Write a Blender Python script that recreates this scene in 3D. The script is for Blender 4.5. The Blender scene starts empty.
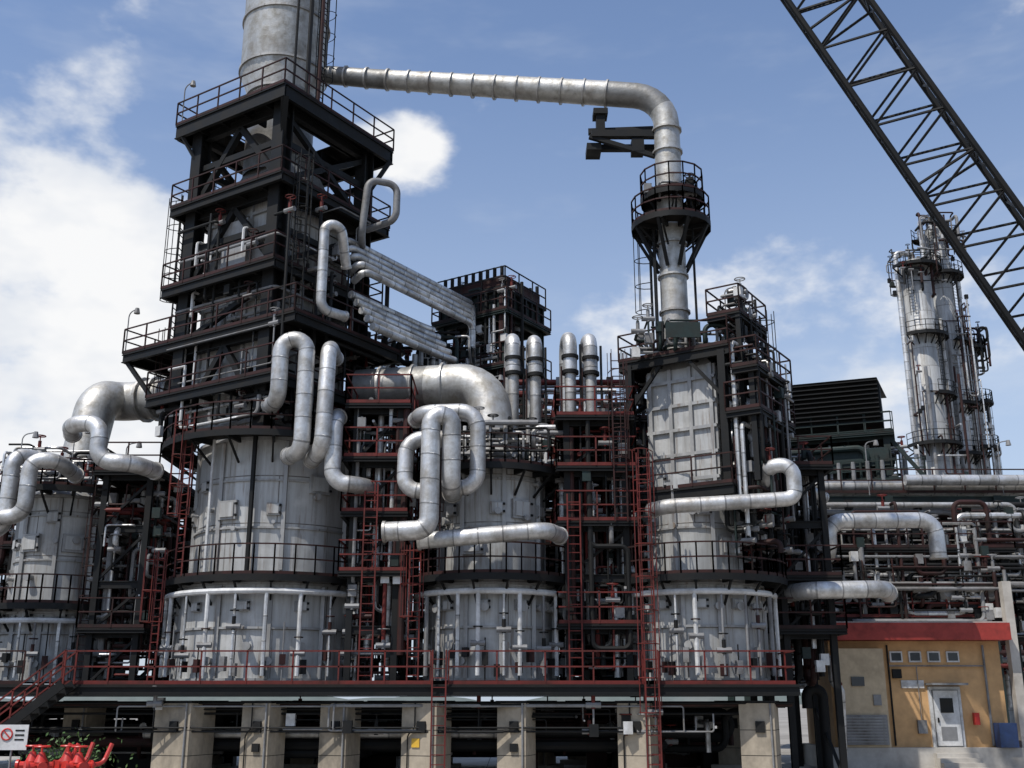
import bpy, math, random
from mathutils import Vector as V, Matrix
rng=random.Random(11)
# ------------------------------------------------------------------ materials
MATS={}
def base(name):
    m=bpy.data.materials.new(name); m.use_nodes=True
    MATS[name]=m
    return m.node_tree, m.node_tree.nodes['Principled BSDF']
def nd(nt,t,**kw):
    n=nt.nodes.new(t)
    for k,v in kw.items(): setattr(n,k,v)
    return n
def math_(nt,op,a,b=None,c=None,clamp=False):
    n=nd(nt,'ShaderNodeMath',operation=op); n.use_clamp=clamp
    for i,x in enumerate((a,b,c)):
        if x is None: continue
        if isinstance(x,(int,float)): n.inputs[i].default_value=x
        else: nt.links.new(x,n.inputs[i])
    return n.outputs[0]
def mixc(nt,f,a,b,mode='MIX'):
    n=nd(nt,'ShaderNodeMix',data_type='RGBA',blend_type=mode)
    for i,x in ((0,f),(6,a),(7,b)):
        if isinstance(x,(int,float)): n.inputs[i].default_value=x
        elif isinstance(x,tuple): n.inputs[i].default_value=(x[0],x[1],x[2],1)
        else: nt.links.new(x,n.inputs[i])
    return n.outputs[2]
def noise(nt,vec,scale,detail=3,rough=.6):
    n=nd(nt,'ShaderNodeTexNoise'); n.inputs['Scale'].default_value=scale
    n.inputs['Detail'].default_value=detail; n.inputs['Roughness'].default_value=rough
    if vec is not None: nt.links.new(vec,n.inputs['Vector'])
    return n.outputs['Fac']
def mrange(nt,x,a,b,c=0.,d=1.,smooth=False):
    n=nd(nt,'ShaderNodeMapRange'); n.interpolation_type='SMOOTHSTEP' if smooth else 'LINEAR'
    nt.links.new(x,n.inputs[0])
    for i,y in enumerate((a,b,c,d)): n.inputs[i+1].default_value=y
    return n.outputs[0]
def scaled(nt,out,s):
    n=nd(nt,'ShaderNodeMapping'); n.inputs['Scale'].default_value=s
    nt.links.new(out,n.inputs['Vector']); return n.outputs[0]
def bump(nt,b,h,strength=.3,dist=.02):
    n=nd(nt,'ShaderNodeBump'); n.inputs['Strength'].default_value=strength; n.inputs['Distance'].default_value=dist
    nt.links.new(h,n.inputs['Height']); nt.links.new(n.outputs[0],b.inputs['Normal'])
def paint(name,c1,c2,rough=.55,metal=0.,scale=1.2,lo=.45,hi=.7,streak=1.,bmp=.15,spec=.5):
    nt,b=base(name); tc=nd(nt,'ShaderNodeTexCoord').outputs['Object']
    n1=noise(nt,scaled(nt,tc,(1,1,streak)),scale,4,.65)
    col=mixc(nt,mrange(nt,n1,lo,hi),c1,c2)
    n2=noise(nt,tc,scale*6,2)
    col=mixc(nt,1.,col,mixc(nt,n2,(.72,.72,.72),(1.2,1.2,1.2)),'MULTIPLY')
    nt.links.new(col,b.inputs['Base Color'])
    nt.links.new(mrange(nt,n1,.3,.7,rough-.1,min(1,rough+.2)),b.inputs['Roughness'])
    b.inputs['Metallic'].default_value=metal; b.inputs['Specular IOR Level'].default_value=spec
    if bmp: bump(nt,b,n2,bmp,.01)
def alu(name,c=(.6,.6,.595),rough=.38,metal=.68,seg=.85):
    nt,b=base(name); tcn=nd(nt,'ShaderNodeTexCoord'); uv=tcn.outputs['UV']; ob=tcn.outputs['Object']
    sx=nd(nt,'ShaderNodeSeparateXYZ'); nt.links.new(uv,sx.inputs[0])
    q=math_(nt,'DIVIDE',sx.outputs[1],seg)
    fr=math_(nt,'FRACT',q); seam=math_(nt,'LESS_THAN',fr,.06)
    wn=nd(nt,'ShaderNodeTexWhiteNoise',noise_dimensions='1D'); nt.links.new(math_(nt,'FLOOR',q),wn.inputs['W'])
    tone=mrange(nt,wn.outputs['Value'],0,1,.78,1.1)
    n1=noise(nt,ob,2.2,4,.7); n2=noise(nt,scaled(nt,ob,(1,1,.3)),1.1,4,.7)
    col=mixc(nt,mrange(nt,n1,.42,.68),c,(c[0]*.6,c[1]*.58,c[2]*.54))
    col=mixc(nt,mrange(nt,n2,.5,.72,0,.6),col,(.22,.19,.16))
    cm=nd(nt,'ShaderNodeVectorMath',operation='SCALE'); nt.links.new(col,cm.inputs[0]); nt.links.new(tone,cm.inputs['Scale'])
    col=mixc(nt,math_(nt,'MULTIPLY',seam,.6),cm.outputs[0],(.08,.08,.08))
    nt.links.new(col,b.inputs['Base Color'])
    nt.links.new(mrange(nt,n1,.3,.7,rough,rough+.22),b.inputs['Roughness'])
    b.inputs['Metallic'].default_value=metal
    h=math_(nt,'ADD',math_(nt,'MULTIPLY',seam,1.),math_(nt,'MULTIPLY',n1,1.2))
    bump(nt,b,h,.45,.035)
def shell(name,c=(.48,.48,.465)):
    nt,b=base(name); tcn=nd(nt,'ShaderNodeTexCoord'); uv=tcn.outputs['UV']; ob=tcn.outputs['Object']
    br=nd(nt,'ShaderNodeTexBrick'); nt.links.new(uv,br.inputs['Vector'])
    for k,v in (('Scale',1.),('Mortar Size',.025),('Mortar Smooth',.3),('Brick Width',3.9),('Row Height',1.75),('Bias',0.)): br.inputs[k].default_value=v
    br.inputs['Color1'].default_value=(c[0]*.74,c[1]*.74,c[2]*.74,1); br.inputs['Color2'].default_value=(*c,1); br.inputs['Mortar'].default_value=(.11,.10,.09,1)
    st=noise(nt,scaled(nt,ob,(1.8,1.8,.1)),1.5,5,.7)
    bl=noise(nt,ob,.7,4,.65)
    col=mixc(nt,mrange(nt,st,.44,.66,0,.8),br.outputs['Color'],(.23,.22,.20))
    col=mixc(nt,mrange(nt,bl,.52,.7,0,.5),col,(.6,.6,.58))
    ru=noise(nt,scaled(nt,ob,(3.2,3.2,.2)),1.7,5,.75)
    col=mixc(nt,mrange(nt,ru,.55,.7,0,.85),col,(.14,.09,.055))
    nt.links.new(col,b.inputs['Base Color'])
    b.inputs['Metallic'].default_value=.2
    nt.links.new(mrange(nt,bl,.3,.7,.4,.65),b.inputs['Roughness'])
    h=math_(nt,'ADD',br.outputs['Fac'],math_(nt,'MULTIPLY',bl,2.))
    bump(nt,b,h,.35,.03)
alu('jacket'); alu('jacket_dull',(.47,.46,.44),.42,.6,1.2); alu('duct_metal',(.5,.49,.46),.42,.6,50.)
shell('shell'); shell('shell_dull',(.34,.34,.335))
paint('black_steel',(.006,.0065,.0065),(.013,.012,.011),.6,spec=.25)
paint('green_steel',(.014,.026,.024),(.02,.022,.019),.6,spec=.3)
paint('grating',(.014,.013,.012),(.026,.021,.018),.8,spec=.2)
paint('red_paint',(.12,.017,.013),(.05,.014,.011),.6,spec=.3)
paint('rail_dark',(.035,.012,.010),(.012,.010,.009),.6,spec=.25)
paint('bright_red',(.5,.03,.02),(.3,.02,.015),.4)
paint('grey_paint',(.2,.2,.2),(.11,.10,.09),.5)
paint('white_paint',(.58,.58,.57),(.34,.33,.31),.45)
paint('concrete',(.34,.29,.22),(.15,.13,.10),.9,0,.9,.42,.7,.4,.4)
paint('pale_concrete',(.48,.45,.4),(.34,.31,.27),.9,0,.6,.4,.7,1,.3)
paint('wall_ochre',(.55,.33,.15),(.38,.23,.11),.8,0,.5,.4,.75,.5,.2)
paint('wall_tan',(.48,.38,.25),(.34,.27,.18),.8,0,.7)
paint('roof_red',(.30,.03,.02),(.18,.022,.016),.6)
paint('yellow_paint',(.6,.36,.03),(.4,.24,.03),.5)
paint('blue_paint',(.03,.06,.16),(.03,.05,.1),.5)
paint('ground_mat',(.27,.25,.22),(.17,.155,.135),.95,0,.15,.4,.65,1,.4)
paint('slab_mat',(.4,.38,.34),(.28,.26,.23),.9,0,.35,.4,.65,1,.3)
paint('leaf',(.05,.11,.025),(.08,.13,.03),.6,0,3)
paint('hill_mat',(.10,.12,.11),(.13,.14,.13),.95,0,.02)  # distance haze is put into the hills' greyed base colour
nt,b=base('glass'); b.inputs['Base Color'].default_value=(.02,.025,.03,1); b.inputs['Roughness'].default_value=.1
# ------------------------------------------------------------------ mesh builder
class M:
    def __init__(s,name):
        s.name=name; s.v=[]; s.f=[]; s.m=[]; s.sm=[]; s.uv=[]; s.mats=[]; s.T=Matrix.Identity(4)
    def at(s,x,y,deg=0.): s.T=Matrix.Translation((x,y,0))@Matrix.Rotation(math.radians(deg),4,'Z'); return s
    def add(s,vs,fs,mat,smooth=False,uvs=None):
        if mat not in s.mats: s.mats.append(mat)
        mi=s.mats.index(mat); o=len(s.v)
        T=s.T
        s.v.extend([tuple(T@V(p)) for p in vs])
        for i,f in enumerate(fs):
            s.f.append([o+k for k in f]); s.m.append(mi); s.sm.append(smooth)
            if uvs: s.uv.extend(uvs[i])
            else: s.uv.extend([(0.3,0.3)]*len(f))
    def box(s,c,sz,mat,rot=0.):
        c=V(c); h=V(sz)/2; R=Matrix.Rotation(math.radians(rot),3,'Z')
        vs=[c+R@V((x*h.x,y*h.y,z*h.z)) for z in(-1,1) for x,y in((-1,-1),(1,-1),(1,1),(-1,1))]
        s.add(vs,[(3,2,1,0),(4,5,6,7),(0,1,5,4),(1,2,6,5),(2,3,7,6),(3,0,4,7)],mat)
    def beam(s,p,q,w,h,mat):
        p=V(p);q=V(q);d=(q-p)
        if d.length<1e-5: return
        d.normalize(); ref=V((0,0,1)) if abs(d.z)<.97 else V((0,1,0))
        sd=d.cross(ref).normalized(); up=sd.cross(d)
        vs=[e+sd*(x*w/2)+up*(y*h/2) for e in(p,q) for x,y in((-1,-1),(1,-1),(1,1),(-1,1))]
        s.add(vs,[(0,1,2,3),(7,6,5,4),(0,4,5,1),(1,5,6,2),(2,6,7,3),(3,7,4,0)],mat)
    def ibeam(s,p,q,w,h,mat,t=.035):
        p=V(p);q=V(q);d=(q-p).normalized(); ref=V((0,0,1)) if abs(d.z)<.97 else V((0,1,0))
        sd=d.cross(ref).normalized(); up=sd.cross(d); o=up*(h/2-t/2)
        s.beam(p+o,q+o,w,t,mat); s.beam(p-o,q-o,w,t,mat); s.beam(p,q,t,h-2*t-.004,mat)
    def sweep(s,pts,r,mat,n=14,fil=0.,caps=True,r2=None):
        pts=[V(p) for p in pts]
        if fil>0 and len(pts)>2:
            out=[pts[0]]
            for i in range(1,len(pts)-1):
                P=pts[i]; a=pts[i-1]-P; c=pts[i+1]-P
                d=min(fil,a.length*.499,c.length*.499); A=P+a.normalized()*d; C=P+c.normalized()*d
                B1=A.lerp(P,.5523); B2=C.lerp(P,.5523)
                for k in range(7):
                    t=k/6; out.append(A*(1-t)**3+B1*3*t*(1-t)**2+B2*3*t*t*(1-t)+C*t**3)
            out.append(pts[-1]); pts=out
        P=[pts[0]]
        for p in pts[1:]:
            if (p-P[-1]).length>1e-4: P.append(p)
        pts=P
        if len(pts)<2: return
        N=len(pts); vs=[];L=[0.]
        for i in range(1,N): L.append(L[-1]+(pts[i]-pts[i-1]).length)
        t0=(pts[1]-pts[0]).normalized(); nrm=t0.cross(V((0,0,1)) if abs(t0.z)<.9 else V((0,1,0))).normalized()
        for i in range(N):
            if i==0: t=t0
            elif i==N-1: t=(pts[-1]-pts[-2]).normalized()
            else: t=((pts[i]-pts[i-1]).normalized()+(pts[i+1]-pts[i]).normalized()).normalized()
            nrm=(nrm-t*nrm.dot(t)).normalized(); bi=t.cross(nrm)
            rr=r if r2 is None else r+(r2-r)*L[i]/L[-1]
            for k in range(n):
                a=2*math.pi*k/n; vs.append(pts[i]+nrm*math.cos(a)*rr+bi*math.sin(a)*rr)
        fs=[];uv=[]; off=rng.random()*.8
        for i in range(N-1):
            for k in range(n):
                k2=(k+1)%n; fs.append((i*n+k,i*n+k2,(i+1)*n+k2,(i+1)*n+k))
                u0=k/n*6.28*r;u1=(k+1)/n*6.28*r
                uv.append(((u0,L[i]+off),(u1,L[i]+off),(u1,L[i+1]+off),(u0,L[i+1]+off)))
        s.add(vs,fs,mat,n>5,uv)
        if caps: s.add(vs[:n][::-1]+vs[-n:],[tuple(range(n)),tuple(range(n,2*n))],mat)
    def tube(s,p,q,r,mat,n=6): s.sweep([p,q],r,mat,n)
    def lathe(s,c,prof,mat,n=48,z0=0,smooth=True,capt=True):
        vs=[];fs=[];uv=[];L=[0.]
        for i in range(1,len(prof)): L.append(L[-1]+math.dist(prof[i],prof[i-1]))
        for r,z in prof:
            for k in range(n):
                a=2*math.pi*k/n; vs.append((c[0]+r*math.cos(a),c[1]+r*math.sin(a),z+z0))
        R=max(p[0] for p in prof)
        for i in range(len(prof)-1):
            for k in range(n):
                k2=(k+1)%n; fs.append((i*n+k,i*n+k2,(i+1)*n+k2,(i+1)*n+k))
                u0=k/n*6.28*R;u1=(k+1)/n*6.28*R; uv.append(((u0,L[i]),(u1,L[i]),(u1,L[i+1]),(u0,L[i+1])))
        s.add(vs,fs,mat,smooth,uv)
        if capt: s.add(vs[-n:],[tuple(range(n))],mat)
    def ring(s,c,r,z,th,mat,w=.1,n=48):
        s.lathe(c,[(r-w,z),(r,z),(r,z+th),(r-w,z+th)],mat,n,smooth=False,capt=False)
    def rail(s,pts,mat='rail_dark',h=1.07,step=1.4,toe=True):
        pts=[V(p) for p in pts]
        for i in range(len(pts)-1):
            p,q=pts[i],pts[i+1]; l=(q-p).length
            if l<.05: continue
            for hh in(h,h*.53): s.beam(p+V((0,0,hh)),q+V((0,0,hh)),.05,.05,mat)
            if toe: s.beam(p+V((0,0,.06)),q+V((0,0,.06)),.015,.12,mat)
            k=max(1,round(l/step))
            for j in range(k+1):
                e=p.lerp(q,j/k); s.beam(e,e+V((0,0,h)),.05,.05,mat)
    def arcpts(s,c,r,z,a0,a1,n=24):
        return [(c[0]+r*math.cos(math.radians(a0+(a1-a0)*i/n)),c[1]+r*math.sin(math.radians(a0+(a1-a0)*i/n)),z) for i in range(n+1)]
    def ringplat(s,c,ri,ro,z,steel='black_steel',railm='rail_dark',th=.22,brk=16,rails=True,n=36):
        s.lathe(c,[(ri,z),(ro,z)],'grating',n,smooth=False,capt=False)
        s.lathe(c,[(ro,z),(ri,z)],'grating',n,z0=-.05,smooth=False,capt=False)
        s.lathe(c,[(ro-.03,z-th),(ro,z-th),(ro,z+.01),(ro-.03,z+.01)],steel,n,smooth=False,capt=False)
        for k in range(brk):
            a=2*math.pi*(k+.5)/brk; ca,sa=math.cos(a),math.sin(a)
            p=lambda r,zz:(c[0]+r*ca,c[1]+r*sa,zz)
            s.beam(p(ri,z-.16),p(ro-.03,z-.16),.1,.18,steel)
            s.beam(p(ri,z-1.0),p(ri+(ro-ri)*.85,z-.25),.07,.07,steel)
        if rails: s.rail(s.arcpts(c,ro-.04,z,0,360,n),railm,step=9)
    def rectplat(s,x0,x1,y0,y1,z,hole=None,steel='black_steel',railm='rail_dark',d=.35,rails=True,sides='NSEW',joist=1.2):
        if hole:
            a,b_,c,e=hole
            parts=[(x0,x1,y0,c),(x0,x1,e,y1),(x0,a,c,e),(b_,x1,c,e)]
        else: parts=[(x0,x1,y0,y1)]
        for p in parts:
            if p[1]-p[0]>.01 and p[3]-p[2]>.01: s.box(((p[0]+p[1])/2,(p[2]+p[3])/2,z-.03),(p[1]-p[0],p[3]-p[2],.06),'grating')
        zb=z-.06-d/2
        for y in(y0+.05,y1-.05): s.ibeam((x0,y,zb),(x1,y,zb),.16,d,steel)
        for x in(x0+.05,x1-.05): s.ibeam((x,y0+.15,zb),(x,y1-.15,zb),.16,d,steel)
        k=int((x1-x0)/joist)
        for i in range(1,k):
            x=x0+(x1-x0)*i/k
            if hole and hole[0]-.1<x<hole[1]+.1:
                s.beam((x,y0+.14,zb),(x,hole[2],zb),.1,d*.7,steel); s.beam((x,hole[3],zb),(x,y1-.14,zb),.1,d*.7,steel)
            else: s.beam((x,y0+.14,zb),(x,y1-.14,zb),.1,d*.7,steel)
        if rails:
            S={'S':((x0,y0),(x1,y0)),'E':((x1,y0),(x1,y1)),'N':((x1,y1),(x0,y1)),'W':((x0,y1),(x0,y0))}
            for k in sides: s.rail([(*S[k][0],z),(*S[k][1],z)],railm)
    def ladder(s,x,y,z0,z1,face=-90,mat='rail_dark',cage=True,w=.45):
        a=math.radians(face); f=V((math.cos(a),math.sin(a),0)); t=V((-f.y,f.x,0)); c=V((x,y,0))
        for k in(-1,1):
            e=c+t*(k*w/2); s.beam(e+V((0,0,z0)),e+V((0,0,z1+1)),.05,.05,mat)
        z=z0+.3
        while z<z1+.9:
            s.beam(c-t*w/2+V((0,0,z)),c+t*w/2+V((0,0,z)),.03,.03,mat); z+=.3
        if cage and z1-z0>2.5:
            z=z0+2.2
            def cp(k): 
                an=math.pi*k/6; return c+t*(math.cos(an)*.36)+f*(math.sin(an)*.66)
            while z<z1+1:
                s.sweep([cp(k)+V((0,0,z)) for k in range(7)],.02,mat,4); z+=1.1
            for k in(0,1.5,3,4.5,6): s.beam(cp(k)+V((0,0,z0+2.2)),cp(k)+V((0,0,z1+1)),.025,.025,mat)
    def flange(s,p,d,r,mat='jacket_dull',t=.08):
        p=V(p);d=V(d).normalized(); s.sweep([p-d*t/2,p+d*t/2],r,mat,16)
    def valve(s,p,mat='red_paint',r=.2):
        p=V(p); s.sweep([p+V((-.25,0,0)),p+V((.25,0,0))],.1,'grey_paint',8)
        s.sweep([p+V((0,0,-.12)),p+V((0,0,.35))],.07,mat,8); s.tube(p+V((0,0,.3)),p+V((0,0,.55)),.025,mat)
        s.sweep([p+V((r*math.cos(k*math.pi/5),r*math.sin(k*math.pi/5),.55)) for k in range(11)],.022,mat,5)
        s.beam(p+V((-r,0,.55)),p+V((r,0,.55)),.03,.03,mat)
    def clutter(s,x0,x1,y0,y1,z0,z1,n,mats,rr=(.04,.14),seed=1):
        R=random.Random(seed)
        for i in range(n):
            p=V((R.uniform(x0,x1),R.uniform(y0,y1),R.uniform(z0,z1))); pts=[p.copy()]; ax=R.choice((0,2,2,1)); 
            for k in range(R.randint(2,5)):
                lo=(x0,y0,z0)[ax];hi=(x1,y1,z1)[ax]; p=p.copy(); nv=R.uniform(lo,hi)
                if abs(nv-p[ax])<.4: nv=min(hi,p[ax]+.8) if p[ax]+.8<hi else max(lo,p[ax]-.8)
                p[ax]=nv; pts.append(p.copy()); ax=R.choice([a for a in(0,1,2,2) if a!=ax])
            r=rr[0]+(rr[1]-rr[0])*R.random()**1.6
            s.sweep(pts,r,R.choice(mats),8 if r<.1 else 10,fil=r*3)
            if R.random()<.4: s.valve(pts[1],R.choice(('red_paint','black_steel','grey_paint')))
            if R.random()<.4: s.box(pts[0],(.3,.25,.4),R.choice(('grey_paint','black_steel','green_steel','white_paint')))
    def frame(s,x0,x1,y0,y1,zs,zb=0,nx=2,ny=2,col=.22,steel='black_steel',railm='red_paint',brace=True,grate=.8,seed=3):
        R=random.Random(seed)
        xs=[x0+(x1-x0)*i/(nx-1) for i in range(nx)]; ys=[y0+(y1-y0)*i/(ny-1) for i in range(ny)]
        for x in xs:
            for y in ys: s.ibeam((x,y,zb),(x,y,zs[-1]),col,col,steel)
        pz=zb
        for z in zs:
            for y in ys: s.ibeam((x0+col/2,y,z-.15),(x1-col/2,y,z-.15),.14,.28,steel)
            for x in xs: s.ibeam((x,y0+col/2,z-.16),(x,y1-col/2,z-.16),.14,.26,steel)
            if R.random()<grate: s.rectplat(x0-.4,x1+.4,y0-.4,y1+.4,z+.06,None,steel,railm,.14,sides='SEW')
            if brace:
                for i in range(nx-1):
                    if R.random()<.6: s.beam((xs[i],y0+.02,pz),(xs[i+1],y0+.02,z-.3),.1,.1,steel)
                if R.random()<.6: s.beam((x1-.02,y0,pz),(x1-.02,y1,z-.3),.1,.1,steel)
            pz=z
    def build(s,parent=None):
        me=bpy.data.meshes.new(s.name); me.from_pydata(s.v,[],s.f)
        for k in s.mats: me.materials.append(MATS[k])
        me.polygons.foreach_set('material_index',s.m); me.polygons.foreach_set('use_smooth',s.sm)
        uv=me.uv_layers.new(name='UVMap'); uv.data.foreach_set('uv',[c for u in s.uv for c in u])
        me.update()
        try: me.set_sharp_from_angle(angle=math.radians(35))
        except Exception: pass
        o=bpy.data.objects.new(s.name,me); bpy.context.scene.collection.objects.link(o)
        return o
RA=-33.; BS='black_steel'
def lamp(m,x,y,z,h=2.6,d=.5):
    m.sweep([(x,y,z),(x,y,z+h),(x+d,y,z+h+.1)],.025,'grey_paint',6,fil=.2); m.sweep([(x+d,y,z+h+.12),(x+d,y,z+h-.12)],.08,'grey_paint',8,r2=.13)
def stiff(m,c,r,z0,z1,n,mat='shell_dull',w=.14,ph=0.):
    for k in range(n):
        a=2*math.pi*(k+ph)/n; ca,sa=math.cos(a),math.sin(a)
        m.beam((c[0]+(r+.06)*ca,c[1]+(r+.06)*sa,z0),(c[0]+(r+.06)*ca,c[1]+(r+.06)*sa,z1),w,.14,mat)
def nozzle(m,c,r,ang,z,nr,l=.35,mat='shell_dull'):
    a=math.radians(ang); d=V((math.cos(a),math.sin(a),0)); p=V((c[0],c[1],z))+d*(r-.05)
    m.sweep([p,p+d*l],nr,mat,12); m.flange(p+d*l,d,nr*1.35,mat,.07)
def door(m,c,r,ang,z,w,h,mat='shell_dull'):
    a=math.radians(ang); d=V((math.cos(a),math.sin(a),0)); p=V((c[0],c[1],z))+d*(r+.04)
    m.box(p,(.16,w,h),mat,ang); m.box(p+d*.1,(.06,w*.75,h*.75),'shell',ang)
    t=V((-d.y,d.x,0)); 
    for k in(-.3,.3): m.box(p+d*.1+t*(w/2)+V((0,0,k*h)),(.08,.08,.08),'black_steel',ang)
def radiant(m,c,rl,ru,z1,zt,seed=1,deckz=3.1):
    R=random.Random(seed)
    m.lathe(c,[(rl,deckz+.15),(rl,z1-.3)],'shell',64,capt=False)
    m.lathe(c,[(rl,z1-.3),(rl+.02,z1-.1),(ru,z1+.15)],'shell_dull',64,capt=False)
    m.lathe(c,[(ru,z1+.15),(ru,zt)],'shell',64)
    for z,r in((deckz+.15,rl),(z1-.35,rl),(deckz+1.9,rl)): m.ring(c,r+.1,z,.08,'shell_dull',.12,64)
    k=z1+1.7
    while k<zt: m.ring(c,ru+.07,k,.07,'shell_dull',.1,64); k+=1.75
    m.ring(c,ru+.14,zt-.12,.12,'shell_dull',.2,64)
    stiff(m,c,rl,deckz+.2,z1-.4,12,ph=.3); stiff(m,c,ru,z1+.2,zt-.15,8,ph=.3)
    for k in range(12):
        nozzle(m,c,rl,-170+k*15+R.uniform(-4,4),R.choice((3.9,4.4,5.7)),.11)
    for k in range(8): nozzle(m,c,ru,-170+k*22+R.uniform(-6,6),z1+R.uniform(.8,zt-z1-.5),R.uniform(.05,.12),.3)
    for k in range(6): door(m,c,ru,-165+k*27+R.uniform(-5,5),z1+R.choice((1.1,2.4,3.4)),.5 if k%2 else .8,.45 if k%2 else .7)
    for k in range(5): door(m,c,rl,-160+k*32,deckz+2.7,.45,.35)
    m.sweep([ (c[0]+(rl+.45)*math.cos(a*math.pi/24),c[1]+(rl+.45)*math.sin(a*math.pi/24),z1-.62) for a in range(49)],.11,'white_paint',8,caps=False)
    for k in range(12):
        a=math.radians(-178+k*16+R.uniform(-3,3)); ca,sa=math.cos(a),math.sin(a); rr=rl+.45
        zt2=deckz+.3
        m.sweep([(c[0]+rr*ca,c[1]+rr*sa,z1-.62),(c[0]+rr*ca,c[1]+rr*sa,zt2)],R.choice((.04,.05,.08)),R.choice(('white_paint','grey_paint','jacket')),8)
        if R.random()<.6: m.valve((c[0]+rr*ca,c[1]+rr*sa,deckz+1+R.random()),R.choice(('black_steel','rail_dark')),.15)
    for k in range(16):
        a=math.radians(-175+k*11.5+R.uniform(-3,3)); x=c[0]+(rl+.35)*math.cos(a); y=c[1]+(rl+.35)*math.sin(a)
        m.box((x,y,deckz+R.uniform(.4,1.1)),(.22,.2,R.uniform(.25,.5)),R.choice((BS,'grey_paint','rail_dark',BS)),math.degrees(a))
        if k%2: m.tube((x,y,deckz),(x,y,deckz+R.uniform(1.2,2.6)),.025,R.choice((BS,'grey_paint')))
# ================================================================== GROUND
g=M('ground'); g.box((0,300,-.25),(2400,2400,.5),'ground_mat'); g.build()
g=M('concrete_paving'); g.box((2,44,.02),(60,22,.05),'slab_mat')
for k in range(12): g.box((-26+k*5,44,.0465),(.03,22,.01),'black_steel')
g.build()
h=M('hills'); R=random.Random(4); vs=[];fs=[];n=120
for i in range(n+1):
    x=-900+1800*i/n; hh=6+4*math.sin(i*.3)+3*math.sin(i*.9+1)+R.uniform(0,2)
    vs+= [(x,700,-1),(x,720,hh),(x,900,-1)]
for i in range(n): fs+=[(3*i,3*i+3,3*i+4,3*i+1),(3*i+1,3*i+4,3*i+5,3*i+2)]
h.add(vs,fs,'hill_mat',True); h.build()
# ================================================================== DECK + COLUMNS
DZ=3.1
d=M('steel_deck')
d.rectplat(-24,9.5,37.,49,DZ,None,'black_steel','red_paint',.3,rails=False,joist=1.4)
for a,b_ in ((-24,-16.2),(-14.9,-2.7),(-2.1,4.3),(4.9,9.4)): d.rail([(a,37.05,DZ),(b_,37.05,DZ)],'rail_dark' if a<-20 else 'red_paint',step=1.5)
d.rail([(9.4,37.05,DZ),(9.4,48,DZ)],'red_paint')
for k in range(12): d.tube((-24,37.6+.25*k,2.5-.05*(k%3)),(9.4,37.6+.25*k,2.5-.05*(k%3)),.04+.03*(k%2),('black_steel','rail_dark','black_steel')[k%3])
d.clutter(-22,9,39,47,.6,2.4,110,['black_steel','black_steel','jacket_dull','rail_dark'],(.06,.22),5)
d.clutter(-22,9,37.2,38.2,1.6,2.5,22,['black_steel','grey_paint','black_steel'],(.02,.05),6)
R=random.Random(77)
for k in range(26):
    x=R.uniform(-20,9); y=R.uniform(41,47); w_=R.uniform(.5,1.6); hh=R.uniform(.8,2.2); d.box((x,y,hh/2),(w_,R.uniform(.4,1.),hh),R.choice((BS,'grating','green_steel','rail_dark')))
d.build()
cols=[(-15.3,40.5,1.),(-18.6,38.5,1.3),(-11.0,38.1,1.4),(-8.3,37.9,1.05),(-5.75,38.,1.),(-2.85,37.9,1.25),(.15,37.9,1.0),(4.2,37.9,1.1),(8.3,38.,1.15),
      (-12,44,1.2),(-7.8,44.5,1.2),(-3,44,1.1),(1.,44,1.1),(5,44,1.1),(8.6,44,1.1),(-17,46,1.1),(-10,47.6,1.1),(-5.3,47.6,1.1),(3,47.6,1.1)]
for i,(x,y,w) in enumerate(cols):
    c=M('concrete_column'); c.at(x,y,-20)
    c.box((0,0,1.25),(w,w,2.5),'concrete'); c.box((0,0,2.55),(w+.1,w+.1,.06),'black_steel'); c.box((0,0,.12),(w+.5,w+.5,.24),'pale_concrete')
    for z in(.85,1.65): c.box((0,0,z),(w+.006,w+.006,.02),'grating')
    c.box((.1,-w/2-.04,1.75),(.3,.08,.36),'black_steel')
    if i%3==0: c.box((.1,-w/2-.05,1.1),(.26,.08,.26),'black_steel')
    if i%4==1: c.box((-.1,-w/2-.02,1.25),(.28,.03,.28),'yellow_paint')
    c.tube((w*.4,-w/2-.05,.1),(w*.4,-w/2-.05,2.5),.035,'grey_paint')
    if i%2: c.sweep([(-w*.3,-w/2-.06,.3),(-w*.3,-w/2-.06,1.5),(-w*.1,-w/2-.06,1.7),(-w*.1,-w/2-.06,2.5)],.025,BS,6,fil=.1)
    c.build()
# ================================================================== HEATER 1
O=(-9.9,42.4)
H=M('fired_heater'); H.at(O[0]+.8,O[1])
radiant(H,(0,0),3.58,3.2,6.9,12.,1)
H.lathe((0,0),[(3.2,12.),(2.2,12.7)],'shell_dull',48)
H.ringplat((0,0),3.58,4.2,6.85,railm='rail_dark',brk=20)
H.ringplat((-.4,0),3.2,4.35,12.05,railm='rail_dark',brk=16)
H.ladder(-3.0,-2.9,6.9,12.,-130,'red_paint'); H.ladder(-3.8,-2.4,3.1,6.9,-130,'red_paint')
H.tube((-2.1,-2.75,3.2),(-2.1,-2.75,12),.06,'white_paint');H.tube((3.4,-1.9,3.2),(3.4,-1.9,12),.09,'jacket')
H.tube((-.4,-3.4,6.9),(-.4,-3.4,12),.09,BS)
H.at(*O,RA)
def convbox(m,hx,hy,z0,z1,step=1.25):
    m.box((0,0,(z0+z1)/2),(2*hx,2*hy,z1-z0),'shell')
    z=z0+.2
    while z<z1:
        m.box((0,0,z),(2*hx+.22,2*hy+.22,.12),'shell_dull'); z+=step
    for k in(-1,-.33,.33,1):
        for y in(-1,1): m.box((k*(hx-.06),y*(hy+.05),(z0+z1)/2),(.14,.13,z1-z0),'shell_dull')
        for x in(-1,1): m.box((x*(hx+.05),k*(hy-.06),(z0+z1)/2),(.13,.14,z1-z0),'shell_dull')
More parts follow.
